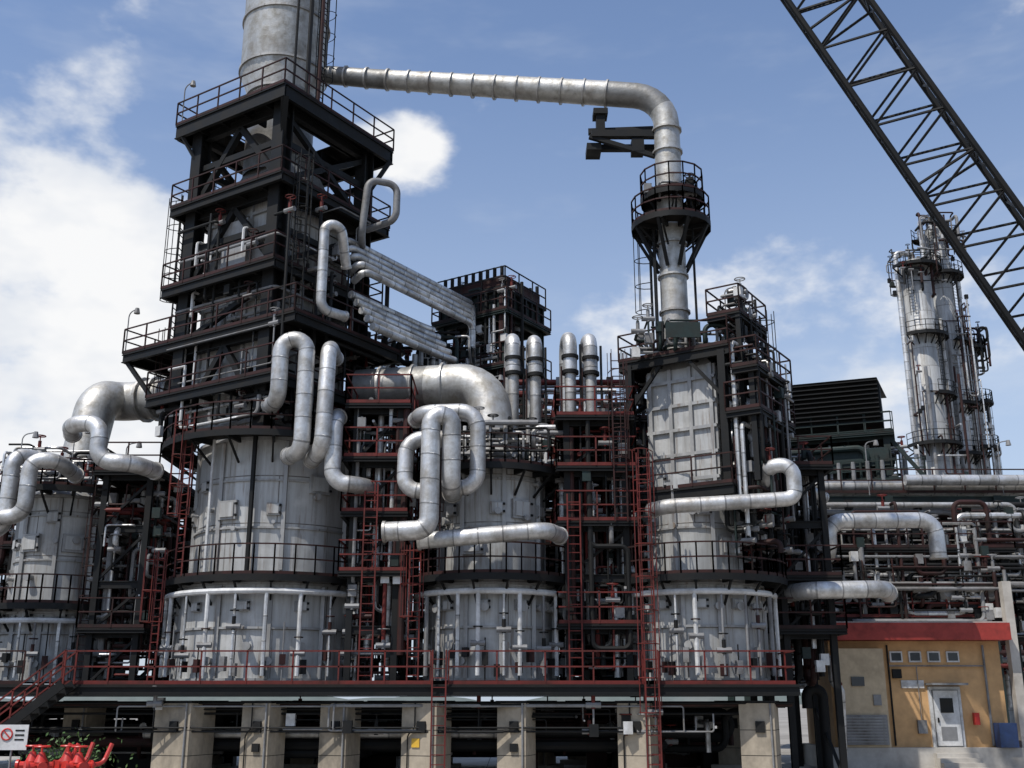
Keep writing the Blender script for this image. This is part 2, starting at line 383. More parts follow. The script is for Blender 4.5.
convbox(H,1.9,2.1,12.6,22.)
H.add([(-1.9,-2.1,22),(1.9,-2.1,22),(1.9,2.1,22),(-1.9,2.1,22),(-1.1,-1.1,24.4),(1.1,-1.1,24.4),(1.1,1.1,24.4),(-1.1,1.1,24.4)],[(0,1,5,4),(1,2,6,5),(2,3,7,6),(3,0,4,7)],'shell_dull')
H.box((1.95,0,15),(.5,3.2,3.6),'shell_dull'); H.box((0,-2.3,20.3),(1.4,.3,2.),'shell_dull')
sx=-.4
H.lathe((sx,0),[(1.45,24.2),(1.45,28.2),(1.88,29.2),(1.88,44)],'duct_metal',56)
for z in(25.,26.9,28.1): H.ring((sx,0),1.57,z,.12,'shell_dull',.14)
for z in(29.3,31.8,34.2,37,39.5): H.ring((sx,0),1.96,z,.1,'shell_dull',.12)
ca,sa=math.cos(math.radians(5)),math.sin(math.radians(5))
H.ladder(sx+2.1*ca,2.1*sa,26.3,43,5,'black_steel')
H.tube((1.5,-1.2,26.3),(1.5,-1.2,43),.06,'black_steel'); H.tube((1.9,-.8,26.3),(1.9,-.8,43),.1,'black_steel'); H.tube((2.2,-.4,26.3),(2.2,-.4,43),.08,'rail_dark')
hx,hy=2.4,2.5
for x in(-hx,hx):
    for y in(-hy,hy):
        H.ibeam((x,y,12.1),(x,y,26.0),.58,.58,BS,.07)
lv=[12.4,16.3,18.6,22.2,25.9]
for i in range(4):
    z0,z1=lv[i],lv[i+1]
    for y in(-hy,hy):
        H.ibeam((-hx+.3,y,z1-.2),(hx-.3,y,z1-.2),.25,.4,BS,.04)
        if i!=1: H.beam((-hx,y,z0+.3),(0,y,z1-.4),.24,.24,BS); H.beam((hx,y,z0+.3),(0,y,z1-.4),.24,.24,BS)
        else: H.beam((-hx,y,z0+.2),(hx,y,z1-.3),.2,.2,BS)
    for x in(-hx,hx):
        H.ibeam((x,-hy+.3,z1-.2),(x,hy-.3,z1-.2),.25,.4,BS,.04)
        H.beam((x,-hy,z0+.3),(x,hy,z1-.4),.22,.22,BS)
        if i==3: H.beam((x,hy,z0+.3),(x,-hy,z1-.4),.22,.22,BS)
for z in(14.4,20.5,24.2):
    for y in(-hy,hy): H.beam((-hx,y,z),(hx,y,z),.2,.26,BS)
    for x in(-hx,hx): H.beam((x,-hy,z),(x,hy,z),.2,.26,BS)
hole=(-2.05,2.05,-2.25,2.25)
H.rectplat(-3.3,3.1,-3.25,3.6,26.3,(-1.95,1.5,-1.7,1.7),BS,'rail_dark',.6)
H.rectplat(-3.2,3.2,-3.2,3.4,22.4,hole,BS,'rail_dark')
H.rectplat(-3.3,3.1,-3.2,3.2,18.8,hole,BS,'rail_dark')
H.rectplat(-5.7,4.1,-2.95,3.3,16.5,hole,BS,'rail_dark')
H.rectplat(-3.6,3.4,-3.2,3.2,14.2,hole,BS,'rail_dark')
for x in(-2.9,3.): H.beam((x,-3.2,25.7),(x*.8,-2.5,24.2),.14,.14,BS)
H.beam((3.1,3.4,25.7),(2.4,2.5,23.6),.2,.2,BS); H.beam((3.1,-3.1,25.7),(2.4,-2.5,24.),.2,.2,BS)
H.beam((-5.5,-2.8,16.1),(-2.6,-2.6,13.),.16,.16,BS); H.beam((-5.5,3,16.1),(-2.6,2.6,13.),.16,.16,BS)
H.ladder(-3.6,-2.2,16.5,22.4,-150,BS); H.ladder(-3.4,-.6,22.4,26.3,180,BS); H.ladder(-3.9,-1.8,12.2,16.5,-120,'rail_dark'); H.ladder(3.4,-2.2,16.5,22.4,-30,BS)
for z in(13.,17.4,19.6):
    for k in(-1.8,.9): H.sweep([(k,-2.8,z),(k,-2.8,z+1.1),(k,-2.3,z+1.1)],.06,rng.choice(('grey_paint','white_paint','black_steel')),6,fil=.15)
    H.sweep([(-2.8,-2.75,z+.4),(2.8,-2.75,z+.4),(2.8,2.5,z+.4)],.06,rng.choice(('jacket_dull','grey_paint')),8,fil=.2)
    H.valve((1.5,-2.85,z+.2),'rail_dark'); H.valve((2.9,0,z+.2),'black_steel')
H.clutter(-3,3.4,-3,-2.3,12.4,22,12,['grey_paint','black_steel','black_steel','white_paint'],(.03,.07),31)
H.clutter(2.5,3.8,-3,3,12.4,22,16,['grey_paint','black_steel','black_steel','jacket'],(.03,.1),32)
H.clutter(-3,3,-3,3,12.6,14,16,['grey_paint','black_steel','red_paint'],(.03,.1),33)
lamp(H,-3,-3.2,26.3,1.8); lamp(H,-5.6,-2.9,16.5,1.8)
H.build()
# ================================================================== HEATER 2
H=M('fired_heater'); c2=(-.75,40.6); H.at(*c2)
radiant(H,(0,0),2.35,1.95,6.85,11.,2)
H.lathe((0,0),[(1.95,11.),(.9,11.8),(.9,12.6)],'shell_dull',48)
H.ringplat((0,0),2.4,3.2,6.8,brk=16); H.ringplat((0,0),1.97,2.9,10.75,brk=14)
H.ladder(-2.0,-2.4,6.8,10.7,-120,'rail_dark'); H.ladder(-2.6,-3.,3.1,6.8,-120,'red_paint')
H.clutter(-2.6,2.6,-2.6,1.,10.9,12.6,36,['jacket','grey_paint','black_steel','jacket_dull'],(.04,.12),41)
lamp(H,-2.8,0,10.8)
for k in range(9): H.tube((-2+.5*k,-1.5,10.8),(-2+.5*k,-1.5,11.8+.3*(k%3)),.07,'white_paint')
H.build()
# ================================================================== HEATER 3
H=M('fired_heater'); c3=(6.85,40.2); H.at(*c3)
radiant(H,(-.1,0),2.35,1.7,6.8,10.2,3)
H.ringplat((0,0),2.4,3.2,6.75,brk=16)
H.ladder(-2.25,-2.9,-0.,10,-110,'red_paint'); H.ladder(1.8,-1.8,6.8,10,-60,'rail_dark')
H.at(*c3,RA)
H.rectplat(-2.3,2.3,-1.9,2.3,9.95,(-1.6,1.6,-1.6,1.6),BS,'rail_dark')
H.at(c3[0]+.1,c3[1],RA)
convbox(H,1.3,1.05,10.2,14.7,.95)
H.add([(-1.3,-1.05,14.7),(1.3,-1.05,14.7),(1.3,1.05,14.7),(-1.3,1.05,14.7),(-.75,-.5,15.9),(.35,-.5,15.9),(.35,.5,15.9),(-.75,.5,15.9)],[(0,1,5,4),(1,2,6,5),(2,3,7,6),(3,0,4,7)],'shell_dull')
H.rectplat(-2.3,2.2,-1.6,2.2,15.2,(-1.0,.7,-.8,.8),BS,'rail_dark',.35)
H.rectplat(1.2,2.5,-1.0,1.9,16.6,None,BS,'rail_dark',.2)
for x in(-1.9,1.9):
    for y in(-1.5,1.8): H.ibeam((x,y,10.),(x,y,15.),.28,.28,BS)
    H.beam((x,-1.5,13.),(x,1.8,14.8),.14,.14,BS); H.beam((x,-1.5,10.2),(x,1.8,12.8),.14,.14,BS)
for y in(-1.5,1.8): H.ibeam((3.0,y,10.),(3.0,y,14.2),.2,.2,BS)
for y in(-.9,1.8): H.ibeam((2.4,y,10.),(2.4,y,16.5),.18,.18,BS)
H.beam((-1.9,-1.5,13.2),(-.6,-1.5,14.8),.12,.12,BS);H.beam((1.9,-1.5,13.2),(.6,-1.5,14.8),.12,.12,BS)
H.rectplat(2.0,3.3,-1.7,2.0,12.6,None,BS,'rail_dark',.2); H.rectplat(2.3,3.3,-1.7,2.0,14.2,None,BS,'rail_dark',.2)
H.clutter(1.6,3.4,-1.6,2,7.2,15.4,55,['jacket','grey_paint','black_steel','black_steel','rail_dark','green_steel'],(.035,.11),51)
H.clutter(1.3,2.6,-1.,2,15.3,18.,16,['grey_paint','black_steel','black_steel','jacket'],(.03,.08),151)
H.clutter(-2.3,-1.6,-1.6,2,10,15,14,['grey_paint','black_steel','rail_dark'],(.03,.08),52)
for z in(10.7,11.9,13.1): H.sweep([(1.5,-.6,z),(2.6,-.6,z),(2.6,-.6,z-.9)],.26,'jacket',14,fil=.6)
H.ladder(-2.2,-.4,10,15,180,BS); H.ladder(-1.25,-.6,15.2,20.4,200,BS); H.ladder(2.5,.9,10,16.,0,BS)
H.at(6.4,40.)
H.ringplat((0,0),.6,1.6,20.9,brk=8,n=18); H.ringplat((.1,0),.6,1.3,22.1,brk=6,n=14)
for k in range(8):
    a=k*math.pi/4+.3; H.beam((.6*math.cos(a),.6*math.sin(a),19.),(1.5*math.cos(a),1.5*math.sin(a),20.7),.12,.12,BS)
H.clutter(-1.,1.1,-1.1,1,21.,22.5,12,['grey_paint','black_steel'],(.03,.06),53)
H.clutter(-1.8,1.8,-1.6,1,15.3,16.6,20,['grey_paint','black_steel','green_steel'],(.04,.1),54)
H.tube((-.75,-.3,15.),(-.75,-.3,21.5),.07,BS); H.tube((.8,-.3,15.),(.8,-.3,23),.05,BS)
H.box((0,-1.75,15.9),(1.3,.06,.6),'green_steel')
lamp(H,1.9,-.5,16.6,1.4,.4)
H.build()
# ================================================================== HEATER 0 (left)
H=M('fired_heater'); c0=(-18.2,44.); H.at(*c0)
radiant(H,(0,0),2.1,1.75,6.1,10.4,4)
H.lathe((0,0),[(1.75,10.4),(1.,11.1),(1.,11.6)],'shell_dull',40)
H.ringplat((0,0),2.15,2.9,6.1,brk=14); H.ringplat((0,0),1.8,2.9,10.6,brk=14)
H.clutter(-2.5,2.5,-2.6,1,10.8,12.4,22,['jacket','grey_paint','black_steel'],(.04,.12),61)
lamp(H,1,-2.6,10.6,2.2); lamp(H,2.5,-1,10.6,2.); lamp(H,-1,-2.7,10.6,2.)
H.ladder(2.,-2.,3.1,10.5,-60,'rail_dark')
H.build()
# ================================================================== DUCTS
D=M('flue_gas_duct')
D.sweep([(-8.3,42.3,29.3),(-6,42,28.9),(4,40.4,27.2)],.4,'duct_metal',24,r2=.53)
D.sweep([(4,40.4,27.2),(6.4,40,26.75),(6.4,40,15.6)],.53,'duct_metal',28,fil=1.4,caps=False)
a0=V((-8.3,42.3,29.3));a1=V((4,40.4,27.2))
for k in range(1,14):
    t=k/13.; D.flange(a0.lerp(a1,t)-V((0,0,.06*math.sin(t*3.1))),a1-a0,.47+.13*t,'jacket_dull',.07)
for z in(25.2,24.2,22.2,20.1,18.7,17.2,16.): D.flange((6.4,40,z),(0,0,1),.62,'jacket_dull',.08)
D.box((4.7,40.1,25.1),(2.8,.3,.3),BS); D.box((4.7,40.9,24.9),(2.8,.25,.25),BS); D.box((3.7,40.4,25.7),(.35,.5,1.2),BS); D.box((3.7,40.4,26.2),(.6,.7,.25),BS)
D.beam((3.2,40.1,25.0),(5.9,40.1,24.1),.18,.18,BS); D.beam((3.2,40.6,25.5),(5.9,40.4,25.5),.22,.22,BS); D.box((3.4,40.6,24.6),(.6,.9,.3),BS); D.box((5.2,40.3,24.6),(.5,.6,.6),BS)
D.build()
D=M('transfer_duct')
D.sweep([(-6.2,42,14.6),(-1.,41,14.6),(-.75,40.6,12.4)],.85,'duct_metal',32,fil=1.5)
for x in(-5.2,-3.9,-2.7): D.flange((x,42+(x+6.2)*-.19,14.6),(1,-.19,0),.95,'jacket_dull',.1)
D.build()
D=M('transfer_duct')
D.sweep([(-12.5,44.5,15.2),(-17.3,46,15.2),(-17.7,44.6,15.0),(-18.,44.,11.4)],.85,'duct_metal',32,fil=1.3)
for x in(-13.6,-14.6,-15.4,-16.): D.flange((x,44.5+(x+12.5)*-.31,15.2),(1,-.31,0),1.0,'jacket_dull',.12)
D.build()
# ================================================================== BIG INSULATED PIPES
def pipe(name,lst):
    m=M(name)
    for pts,r,fil in lst:
        m.sweep(pts,r,'jacket',20,fil=fil)
        for e,f in((0,1),(-1,-2)): m.flange(pts[e],V(pts[f])-V(pts[e]),r*1.12,'jacket_dull',.1)
    return m.build()
pipe('insulated_pipe',[([(-8.9,38.4,13.),(-8.45,37.6,13.),(-8.45,37.6,15.3),(-7.5,37.6,15.3),(-7.5,37.6,11.1),(-8.1,38.4,11.1)],.3,.5)])
pipe('insulated_pipe',[([(-6.8,39.6,15.2),(-6.75,37.9,15.2),(-6.75,37.5,11.1),(-7.3,38.6,11.)],.3,.6)])
pipe('insulated_pipe',[([(-6.4,38.6,12.6),(-6.4,37.9,12.3),(-6.4,37.8,10.0),(-5.4,37.9,9.95),(-5.0,39,9.95)],.3,.55)])
pipe('insulated_pipe',[([(-2.1,37.6,9.6),(-2.1,36.6,9.6),(-2.1,36.4,12.1),(-2.8,36.3,12.1),(-2.8,36.3,8.1),(-4.3,36.4,8.05)],.33,.42)])
pipe('insulated_pipe',[([(-3.5,38.2,12.4),(-3.2,37.3,12.45),(-1.2,37.1,12.45),(-1.2,37.1,9.7),(-2.3,37.2,9.7)],.28,.65)])
pipe('insulated_pipe',[([(-2.5,37.4,11.5),(-3.75,37.3,11.5),(-3.75,37.2,9.6),(-2.8,37.2,9.6)],.28,.75)])
pipe('insulated_pipe',[([(-3.2,37.2,7.85),(1.2,37.,8.2),(1.7,38.4,8.2)],.29,.5)])
pipe('insulated_pipe',[([(-16.5,39.5,12.2),(-16.2,38.4,12.3),(-14.95,38.2,12.3),(-14.95,38.1,10.85),(-13.7,38.2,10.8),(-13.3,39.6,10.8)],.31,.55)])
pipe('insulated_pipe',[([(-16.8,41,10.9),(-17.0,39.6,11.2),(-17.9,39.4,11.2),(-17.9,39.4,9.1),(-19.4,39.6,9.0)],.29,.5)])
pipe('insulated_pipe',[([(-18.2,40.6,11.5),(-18.8,39.9,11.5),(-18.8,39.9,8.6),(-19.9,40,8.6)],.29,.5)])
pipe('insulated_pipe',[([(-6.4,39,16.7),(-7.2,38.2,16.7),(-7.2,38.2,20.2),(-6.6,38.4,20.2),(-6.5,39.4,18.9)],.19,.4)])
m=M('insulated_pipe')
bd=V((.545,.839,0)); ad=V((.839,-.545,0))
for i in range(5):
    p=V((-6.9,41.2,20.9-.42*i))+ad*(.28*i); q=p+bd*(9.2-.4*i)
    m.sweep([p+V((-.5,.6,-.2)),p,q,q+V((0,0,-1.2))],.15,'jacket',14,fil=.35)
for i in range(5):
    p=V((-6.5,40.8,18.3-.4*i))+ad*(.3*i); q=p+bd*(4.6)
    m.sweep([p,q,q+V((.5,.6,0))],.16,'jacket',14,fil=.3)
m.build()
m=M('steel_pipe'); m.sweep([(-6.3,42,20.9),(-6.2,41,21.0),(-6.,41,23.5),(-4.85,41.5,23.5),(-4.85,41.5,21.9),(-6.2,42.3,21.8)],.15,'grey_paint',12,fil=.4); m.build()
for x,y in((0.05,42.),(.95,42.2),(2.35,41.8),(3.2,42.)):
    m=M('crossover_pipe')
    m.sweep([(x,y,12.3),(x,y,15.4)],.23,'jacket_dull',16)
    m.sweep([(x,y,15.4),(x,y,16.9),(x-.1,y+1.2,16.9),(x-.1,y+1.2,13)],.29,'jacket',18,fil=.55)
    for z in(15.95,15.3,13.2): m.flange((x,y,z),(0,0,1),.35,BS,.14)
    m.tube((x+.42,y,11.5),(x+.42,y,16.5),.05,BS); m.tube((x-.36,y-.2,11.5),(x-.36,y-.2,15.5),.035,'rail_dark')
    m.build()
pipe('insulated_pipe',[([(5.0,38.,9.05),(5.3,37.2,9.05),(9.2,37.,9.25),(9.8,37.,9.3),(9.8,37.,10.5),(8.95,37.3,10.5),(8.95,38.4,9.8)],.26,.5)])
pipe('insulated_pipe',[([(12.3,43.5,7.9),(12.3,42,8.0),(12.3,42,9.3),(16.5,42,9.35),(16.5,42,7.9)],.31,.6)])
pipe('insulated_pipe',[([(10.1,40.2,6.35),(10.6,39,6.35),(13.3,39,6.4),(13.9,40.5,6.4)],.31,.5)])
pipe('insulated_pipe',[([(9.5,43,12.2),(10.6,42.2,12.2),(11.6,42.2,10.6),(12.5,43,10.4)],.24,.5)])
pipe('insulated_pipe',[([(8.4,42,13.6),(9.4,41.6,13.6),(9.4,41.4,11.6),(10.2,41.6,11.5)],.26,.5)])
# ================================================================== ACCESS STRUCTURES
S=M('access_structure')
mm=['grey_paint','black_steel','black_steel','red_paint','rail_dark','jacket']
S.frame(-5.7,-4.1,38.6,42.,[5.1,6.9,9.,11.,13.],DZ,2,2,seed=2); S.clutter(-5.8,-3.7,38.4,42,3.3,13.5,95,mm,(.03,.12),71); S.ladder(-5.0,38.,3.1,9,-90,'red_paint',False); S.build()
S=M('access_structure')
S.frame(2.,4.1,38.8,44,[5.1,6.9,8.7,10.7,12.6],DZ,2,3,seed=5); S.clutter(1.8,4.4,38.5,44,3.3,13.,120,mm,(.03,.12),72); S.ladder(3.9,38.3,8.7,14,-90,'rail_dark'); S.ladder(2.2,38.3,3.1,8.7,-90,'red_paint',False); S.build()
S=M('access_structure')
S.frame(9.9,11.6,40.,46,[5.,6.9,9.,11.],0,2,3,railm='rail_dark',seed=8); S.clutter(9.2,11.9,39.8,46,3.,12.,110,mm,(.03,.14),73)
S.lathe((10.8,46),[(.3,12.4),(.42,12.9),(.42,15.),(.2,15.4)],'jacket_dull',16); S.tube((10.8,46,10.5),(10.8,46,12.5),.2,BS,10); S.rectplat(10,11.8,45,47,12.9,None,BS,'rail_dark',.15); S.clutter(10,11.9,45,47,12,15.6,14,mm,(.03,.07),173)
S.build()
S=M('access_structure')
S.frame(-15.6,-13.9,41,46,[5.1,6.9,9.,11.],DZ,2,2,railm='rail_dark',seed=9); S.clutter(-16.,-13.4,40.6,46,3.3,11.2,80,mm,(.03,.12),74); S.build()
S=M('access_structure')
S.frame(-5,9,46.5,50,[6,9,12,14.5],DZ,6,2,railm='rail_dark',seed=10); S.clutter(-5,9,46,50,3.3,16.5,210,mm,(.04,.18),75)
S.clutter(-6,-1.5,45.5,48,14.5,18.5,40,['black_steel','green_steel','jacket','black_steel'],(.05,.14),175)
for x in(-4,-1,2.6,5.5,8): lamp(S,x,46.2,14.6,1.8)
S.build()
S=M('access_structure')
S.frame(-24,-12,47,50,[6,9,11],DZ,5,2,railm='rail_dark',seed=12); S.clutter(-24,-12,46.6,50,3.3,11.5,90,mm,(.04,.18),76); S.build()
# ================================================================== FIN FAN COOLERS
F=M('air_cooler'); F.at(-1.0,50.5,RA)
F.frame(-1.8,1.8,-1.6,1.6,[15,17.5,20.2],3,3,2,.3,'green_steel','rail_dark',seed=13)
F.box((0,0,20.8),(3.8,3.4,.9),'green_steel')
for k in range(9): F.box((-1.85+k*.46,-1.77,20.8),(.12,.14,1.),BS)
for k in range(7): F.box((1.97,-1.6+k*.53,20.8),(.14,.12,1.),BS)
F.box((0,0,21.35),(4.1,3.7,.12),BS)
F.box((0,-1.6,21.85),(3.6,.25,.5),'rail_dark'); F.box((1.75,0,21.85),(.25,3.,.5),'rail_dark')
for k in range(9):
    F.tube((-1.7+k*.42,-1.6,21.3),(-1.7+k*.42,-1.6,22.6),.1,BS); F.tube((-1.7+k*.42,1.6,21.3),(-1.7+k*.42,1.6,22.6),.1,BS)
F.rail([(-2.,-1.85,21.4),(2.,-1.85,21.4),(2.,1.85,21.4)],BS)
for k in range(3): F.lathe((-1.2+1.2*k,0),[(.5,20.3),(.55,19.7)],'grey_paint',16,capt=False)
F.clutter(-2.2,2.2,-2,0,16,22,46,['green_steel','black_steel','black_steel','jacket','rail_dark'],(.04,.12),176)
F.build()
F=M('air_cooler'); F.at(17.2,62,-20)
F.frame(-4.6,4.6,-3,3,[8,11,14,16.6],0,3,2,.35,'green_steel','green_steel',seed=14)
F.box((0,0,15.3),(9.3,6.6,1.),'green_steel')
for k in range(9): F.beam((-4.6,-3.4,17.5+.26*k),(4.4,-3.4,17.5+.26*k),.3,.06,BS)
F.box((0,0,18.4),(9.,6.4,2.3),BS); F.add([(-4.8,-3.6,19.7),(4.4,-3.6,19.7),(4.8,3.4,20.3),(-4.6,3.4,20.3)],[(0,1,2,3)],BS)
F.rail([(-4.9,-3.4,16.7),(4.9,-3.4,16.7),(4.9,3.4,16.7)],'green_steel')
F.rectplat(-5,6.4,-3.8,3.4,13.9,None,'green_steel','green_steel',.3)
F.clutter(-4.6,5.8,-3.6,-1,8,16.6,80,['green_steel','grey_paint','jacket','black_steel'],(.06,.2),77)
F.beam((4.6,-3,16.6),(6.4,-3,14.),.2,.2,'green_steel'); F.beam((6.2,-3.5,0),(6.2,-3.5,14),.3,.3,'green_steel')
for k in range(12): F.tube((-4+.75*k,-3.75,13.9),(-4+.75*k,-3.75,15.),.12,'grey_paint',8)
F.build()
# ================================================================== PIPE RACK (right)
P=M('pipe_rack')
P.frame(12,46,48,53,[6.6,9.2,11.4],0,8,2,.35,'green_steel','rail_dark',brace=False,grate=0,seed=15)
for lv_,z in enumerate((6.75,9.35,11.6)):
    for k in range(9):
        r=rng.choice((.1,.14,.18,.26)); P.sweep([(10.5+rng.random()*2,48.2+k*.55,z+r),(46,48.2+k*.55,z+r)],r,rng.choice(('jacket','jacket_dull','grey_paint','jacket_dull')),12)
P.sweep([(17.5,47.4,12.),(30,47.4,12.)],.24,'jacket',14)
P.clutter(11.5,23,44.8,48,5.,10.6,210,['jacket_dull','grey_paint','black_steel','rail_dark','black_steel','jacket'],(.03,.13),78)
for x in(16,22): lamp(P,x,47.8,11.4,2.4)
P.rail([(12,47.8,11.5),(30,47.8,11.5)],'rail_dark')
P.build()
E=M('equipment_platform'); E.rectplat(12.2,20.6,45,48,5.85,None,BS,'red_paint',.3)
for x in(13.5,15.7,17.9,19.6):
    E.sweep([(x,45.2,6.9),(x,47.6,6.9)],.46,'jacket',20); E.flange((x,45.15,6.9),(0,1,0),.58,'grey_paint',.12); E.sweep([(x,45.1,6.9),(x,44.85,6.9)],.44,'grey_paint',20,r2=.25)
    E.box((x,46,6.2),(.7,.3,.8),BS)
E.clutter(12.3,20.4,44.6,47.5,5.9,8.6,110,['rail_dark','grey_paint','black_steel','red_paint','jacket'],(.03,.12),79)
E.frame(12.4,20.4,45.2,47.8,[8.6],5.8,4,2,.2,BS,'rail_dark',seed=3)
E.build()
# ================================================================== BUILDING
B=M('control_building'); y=44.; 
B.box((16.0,y+2.2,.42),(7.6,4.8,.84),'pale_concrete')
B.box((16.0,y+2.3,2.85),(6.8,4.,4.02),'wall_ochre')
B.box((13.65,y+.05,2.7),(1.9,.5,3.7),'wall_tan')
B.box((16.05,y+2.,5.2),(7.1,5.,.66),'roof_red'); B.box((16.05,y+2.,5.55),(6.9,4.8,.06),'pale_concrete')
for x in(15.25,16.0,16.75,17.5): B.box((x,y+.27,4.25),(.5,.1,.42),'white_paint'); B.box((x,y+.215,4.25),(.38,.02,.3),'glass')
dx=17.0
B.box((dx,y+.26,1.96),(1.25,.14,2.3),'white_paint'); B.box((dx,y+.17,1.93),(1.02,.06,2.12),'grey_paint')
B.box((dx,y+.13,1.93),(.96,.03,2.06),'white_paint'); B.box((dx,y+.105,2.4),(.5,.03,.55),'glass'); B.box((dx-.38,y+.1,1.85),(.05,.08,.18),BS); B.box((dx,y+.11,1.35),(.6,.02,.5),'grey_paint')
B.box((dx,y-.1,3.2),(1.4,.8,.08),'grey_paint')
B.box((13.65,y-.25,1.5),(1.7,.12,1.1),'grey_paint')
for k in range(9): B.box((13.65,y-.33,1.06+k*.11),(1.55,.05,.03),'shell_dull')
B.box((13.5,y-.24,3.3),(.5,.06,.35),'glass'); B.box((14.2,y-.22,2.6),(.3,.1,.4),'grey_paint')
B.box((15.2,y+.2,3.6),(.35,.12,.35),'black_steel'); B.box((15.8,y+.26,3.2),(.9,.04,.3),'white_paint')
B.box((18.1,y+.1,1.9),(.2,.2,.45),'bright_red'); B.tube((18.7,y+.2,.9),(18.7,y+.2,4.7),.05,'grey_paint'); B.tube((14.9,y+.2,.9),(14.9,y+.2,4.7),.04,'black_steel')
B.sweep([(14.9,y+.2,3.9),(18.7,y+.2,3.9)],.03,'grey_paint',6); B.box((16.,y+.2,1.6),(.35,.14,.5),'grey_paint'); B.tube((16.,y+.2,1.8),(16.,y+.2,3.9),.02,'grey_paint')
B.box((19.1,y-.1,1.3),(.7,.5,.9),'blue_paint')
for k in range(4): B.box((17.0,y-.35-.3*k,.33-.08*k),(1.6,.296,.64-.16*k),'pale_concrete')
B.build()
Bc=M('concrete_column'); Bc.box((19.9,44.2,3.6),(.35,.35,7.2),'pale_concrete'); Bc.build()
m=M('vent_pipe'); m.sweep([(11.6,42,.2),(11.6,42,3.),(11.0,42,3.),(11.,42,2.3)],.2,BS,12,fil=.35); m.sweep([(12.2,42,.6),(12.2,41.6,3.),(11.9,41.6,3.2),(11.9,41.6,4.2)],.14,'jacket',12,fil=.3); m.build()
# ================================================================== DISTILLATION COLUMNS
for i,(x,y,r,top,seed) in enumerate(((37.6,94,1.35,42.2,1),(41.2,97,1.05,47.,2),(44.,99,.55,36,3))):
    T=M('distillation_column'); T.at(x,y)
    T.lathe((0,0),[(r*1.25,0),(r*1.15,4),(r,4.6),(r,top-1),(r*.8,top-.3),(r*.3,top)],'shell',28)
    T.sweep([(0,0,top-.2),(0,0,top+.6),(-r-.4,-.3,top+.6),(-r-.4,-.3,3)],.24,'jacket',12,fil=.5)
    T.sweep([(r+.4,-.4,top-6),(r+.4,-.4,2)],.2,'jacket_dull',10); T.sweep([(-r*.5,-r-.4,top-11),(-r*.5,-r-.4,2)],.16,'grey_paint',10)
    z=top-1.
    R=random.Random(seed); k=0
    while z>8:
        a0_=R.uniform(180,320)
        ro=r+R.uniform(.8,1.15)
        for s0 in range(9):
            aa=math.radians(a0_+s0*22); ab=math.radians(a0_+s0*22+22)
            q=[(rr*math.cos(t),rr*math.sin(t),z) for rr,t in((r,aa),(ro,aa),(ro,ab),(r,ab))]
            T.add(q,[(0,1,2,3)],'grating'); T.beam((q[1][0],q[1][1],z-.1),(q[2][0],q[2][1],z-.1),.06,.22,BS); T.beam((q[0][0],q[0][1],z-.9),(q[1][0],q[1][1],z-.1),.09,.09,BS)
        T.rail(T.arcpts((0,0),ro-.04,z,a0_,a0_+198,9),BS,step=9); T.ladder((r+.5)*math.cos(-2.2+k),(r+.5)*math.sin(-2.2+k),z-5,z,math.degrees(-2.2+k),BS)
        z-=R.uniform(4.2,7.5); k+=1.1
    T.clutter(-r-1.,r+1.,-r-1.,r,top-4,top+1.,22,['grey_paint','black_steel','rail_dark'],(.05,.14),80+i)
    T.clutter(-r-1.,r+1.,-r-1.,r,12,top-7,22,['grey_paint','jacket','rail_dark'],(.05,.14),90+i)
    T.build()
T=M('access_structure'); T.frame(34.6,40,91.5,96.5,[10,15,20],0,2,2,.35,'green_steel','rail_dark',seed=21); T.clutter(34,47,91,97,4,18,70,mm,(.1,.3),95); T.build()
# ================================================================== CRANE
C=M('lattice_boom_crane')
foot=V((21.9,30,1.9)); tip=V((3.4,30,37.)); d=(tip-foot); L=d.length; d.normalize(); sy=V((0,1,0)); sp=d.cross(sy).normalized()
ang=math.radians(28); s1=(sp*math.cos(ang)+sy*math.sin(ang)); s2=(-sp*math.sin(ang)+sy*math.cos(ang))
def cp(k,t):
    w=.97 if .1<t<.93 else (.25+.72*t/.1 if t<=.1 else .25+.72*(1-t)/.07)
    a,b_=((-1,-1),(1,-1),(1,1),(-1,1))[k]; return foot+d*(L*t)+s1*(a*w)+s2*(b_*w)
NB=26
for i in range(NB):
    t0,t1=i/NB,(i+1)/NB
    for k in range(4):
        C.sweep([cp(k,t0),cp(k,t1)],.1,BS,8); k2=(k+1)%4
        tm=(t0+t1)/2
        C.sweep([cp(k,t0),cp(k2,tm)],.045,BS,5); C.sweep([cp(k2,tm),cp(k,t1)],.045,BS,5)
        if i%4==0: C.sweep([cp(k,t0),cp(k2,t0)],.05,BS,5)
C.box((24.2,30,2.2),(6,3,1.8),'yellow_paint'); C.box((22.6,28.1,2.5),(2,1.,1.9),'yellow_paint'); C.box((22.0,28.05,2.8),(1.4,1.02,.9),'glass'); C.box((27.3,30,2.2),(1.2,3.2,2.),BS)
for yy in(27.8,32.2):
    C.sweep([(20.6,yy,.55),(27,yy,.55)],.55,BS,16); C.box((23.8,yy,.55),(6.4,.9,1.1),BS)
C.build()
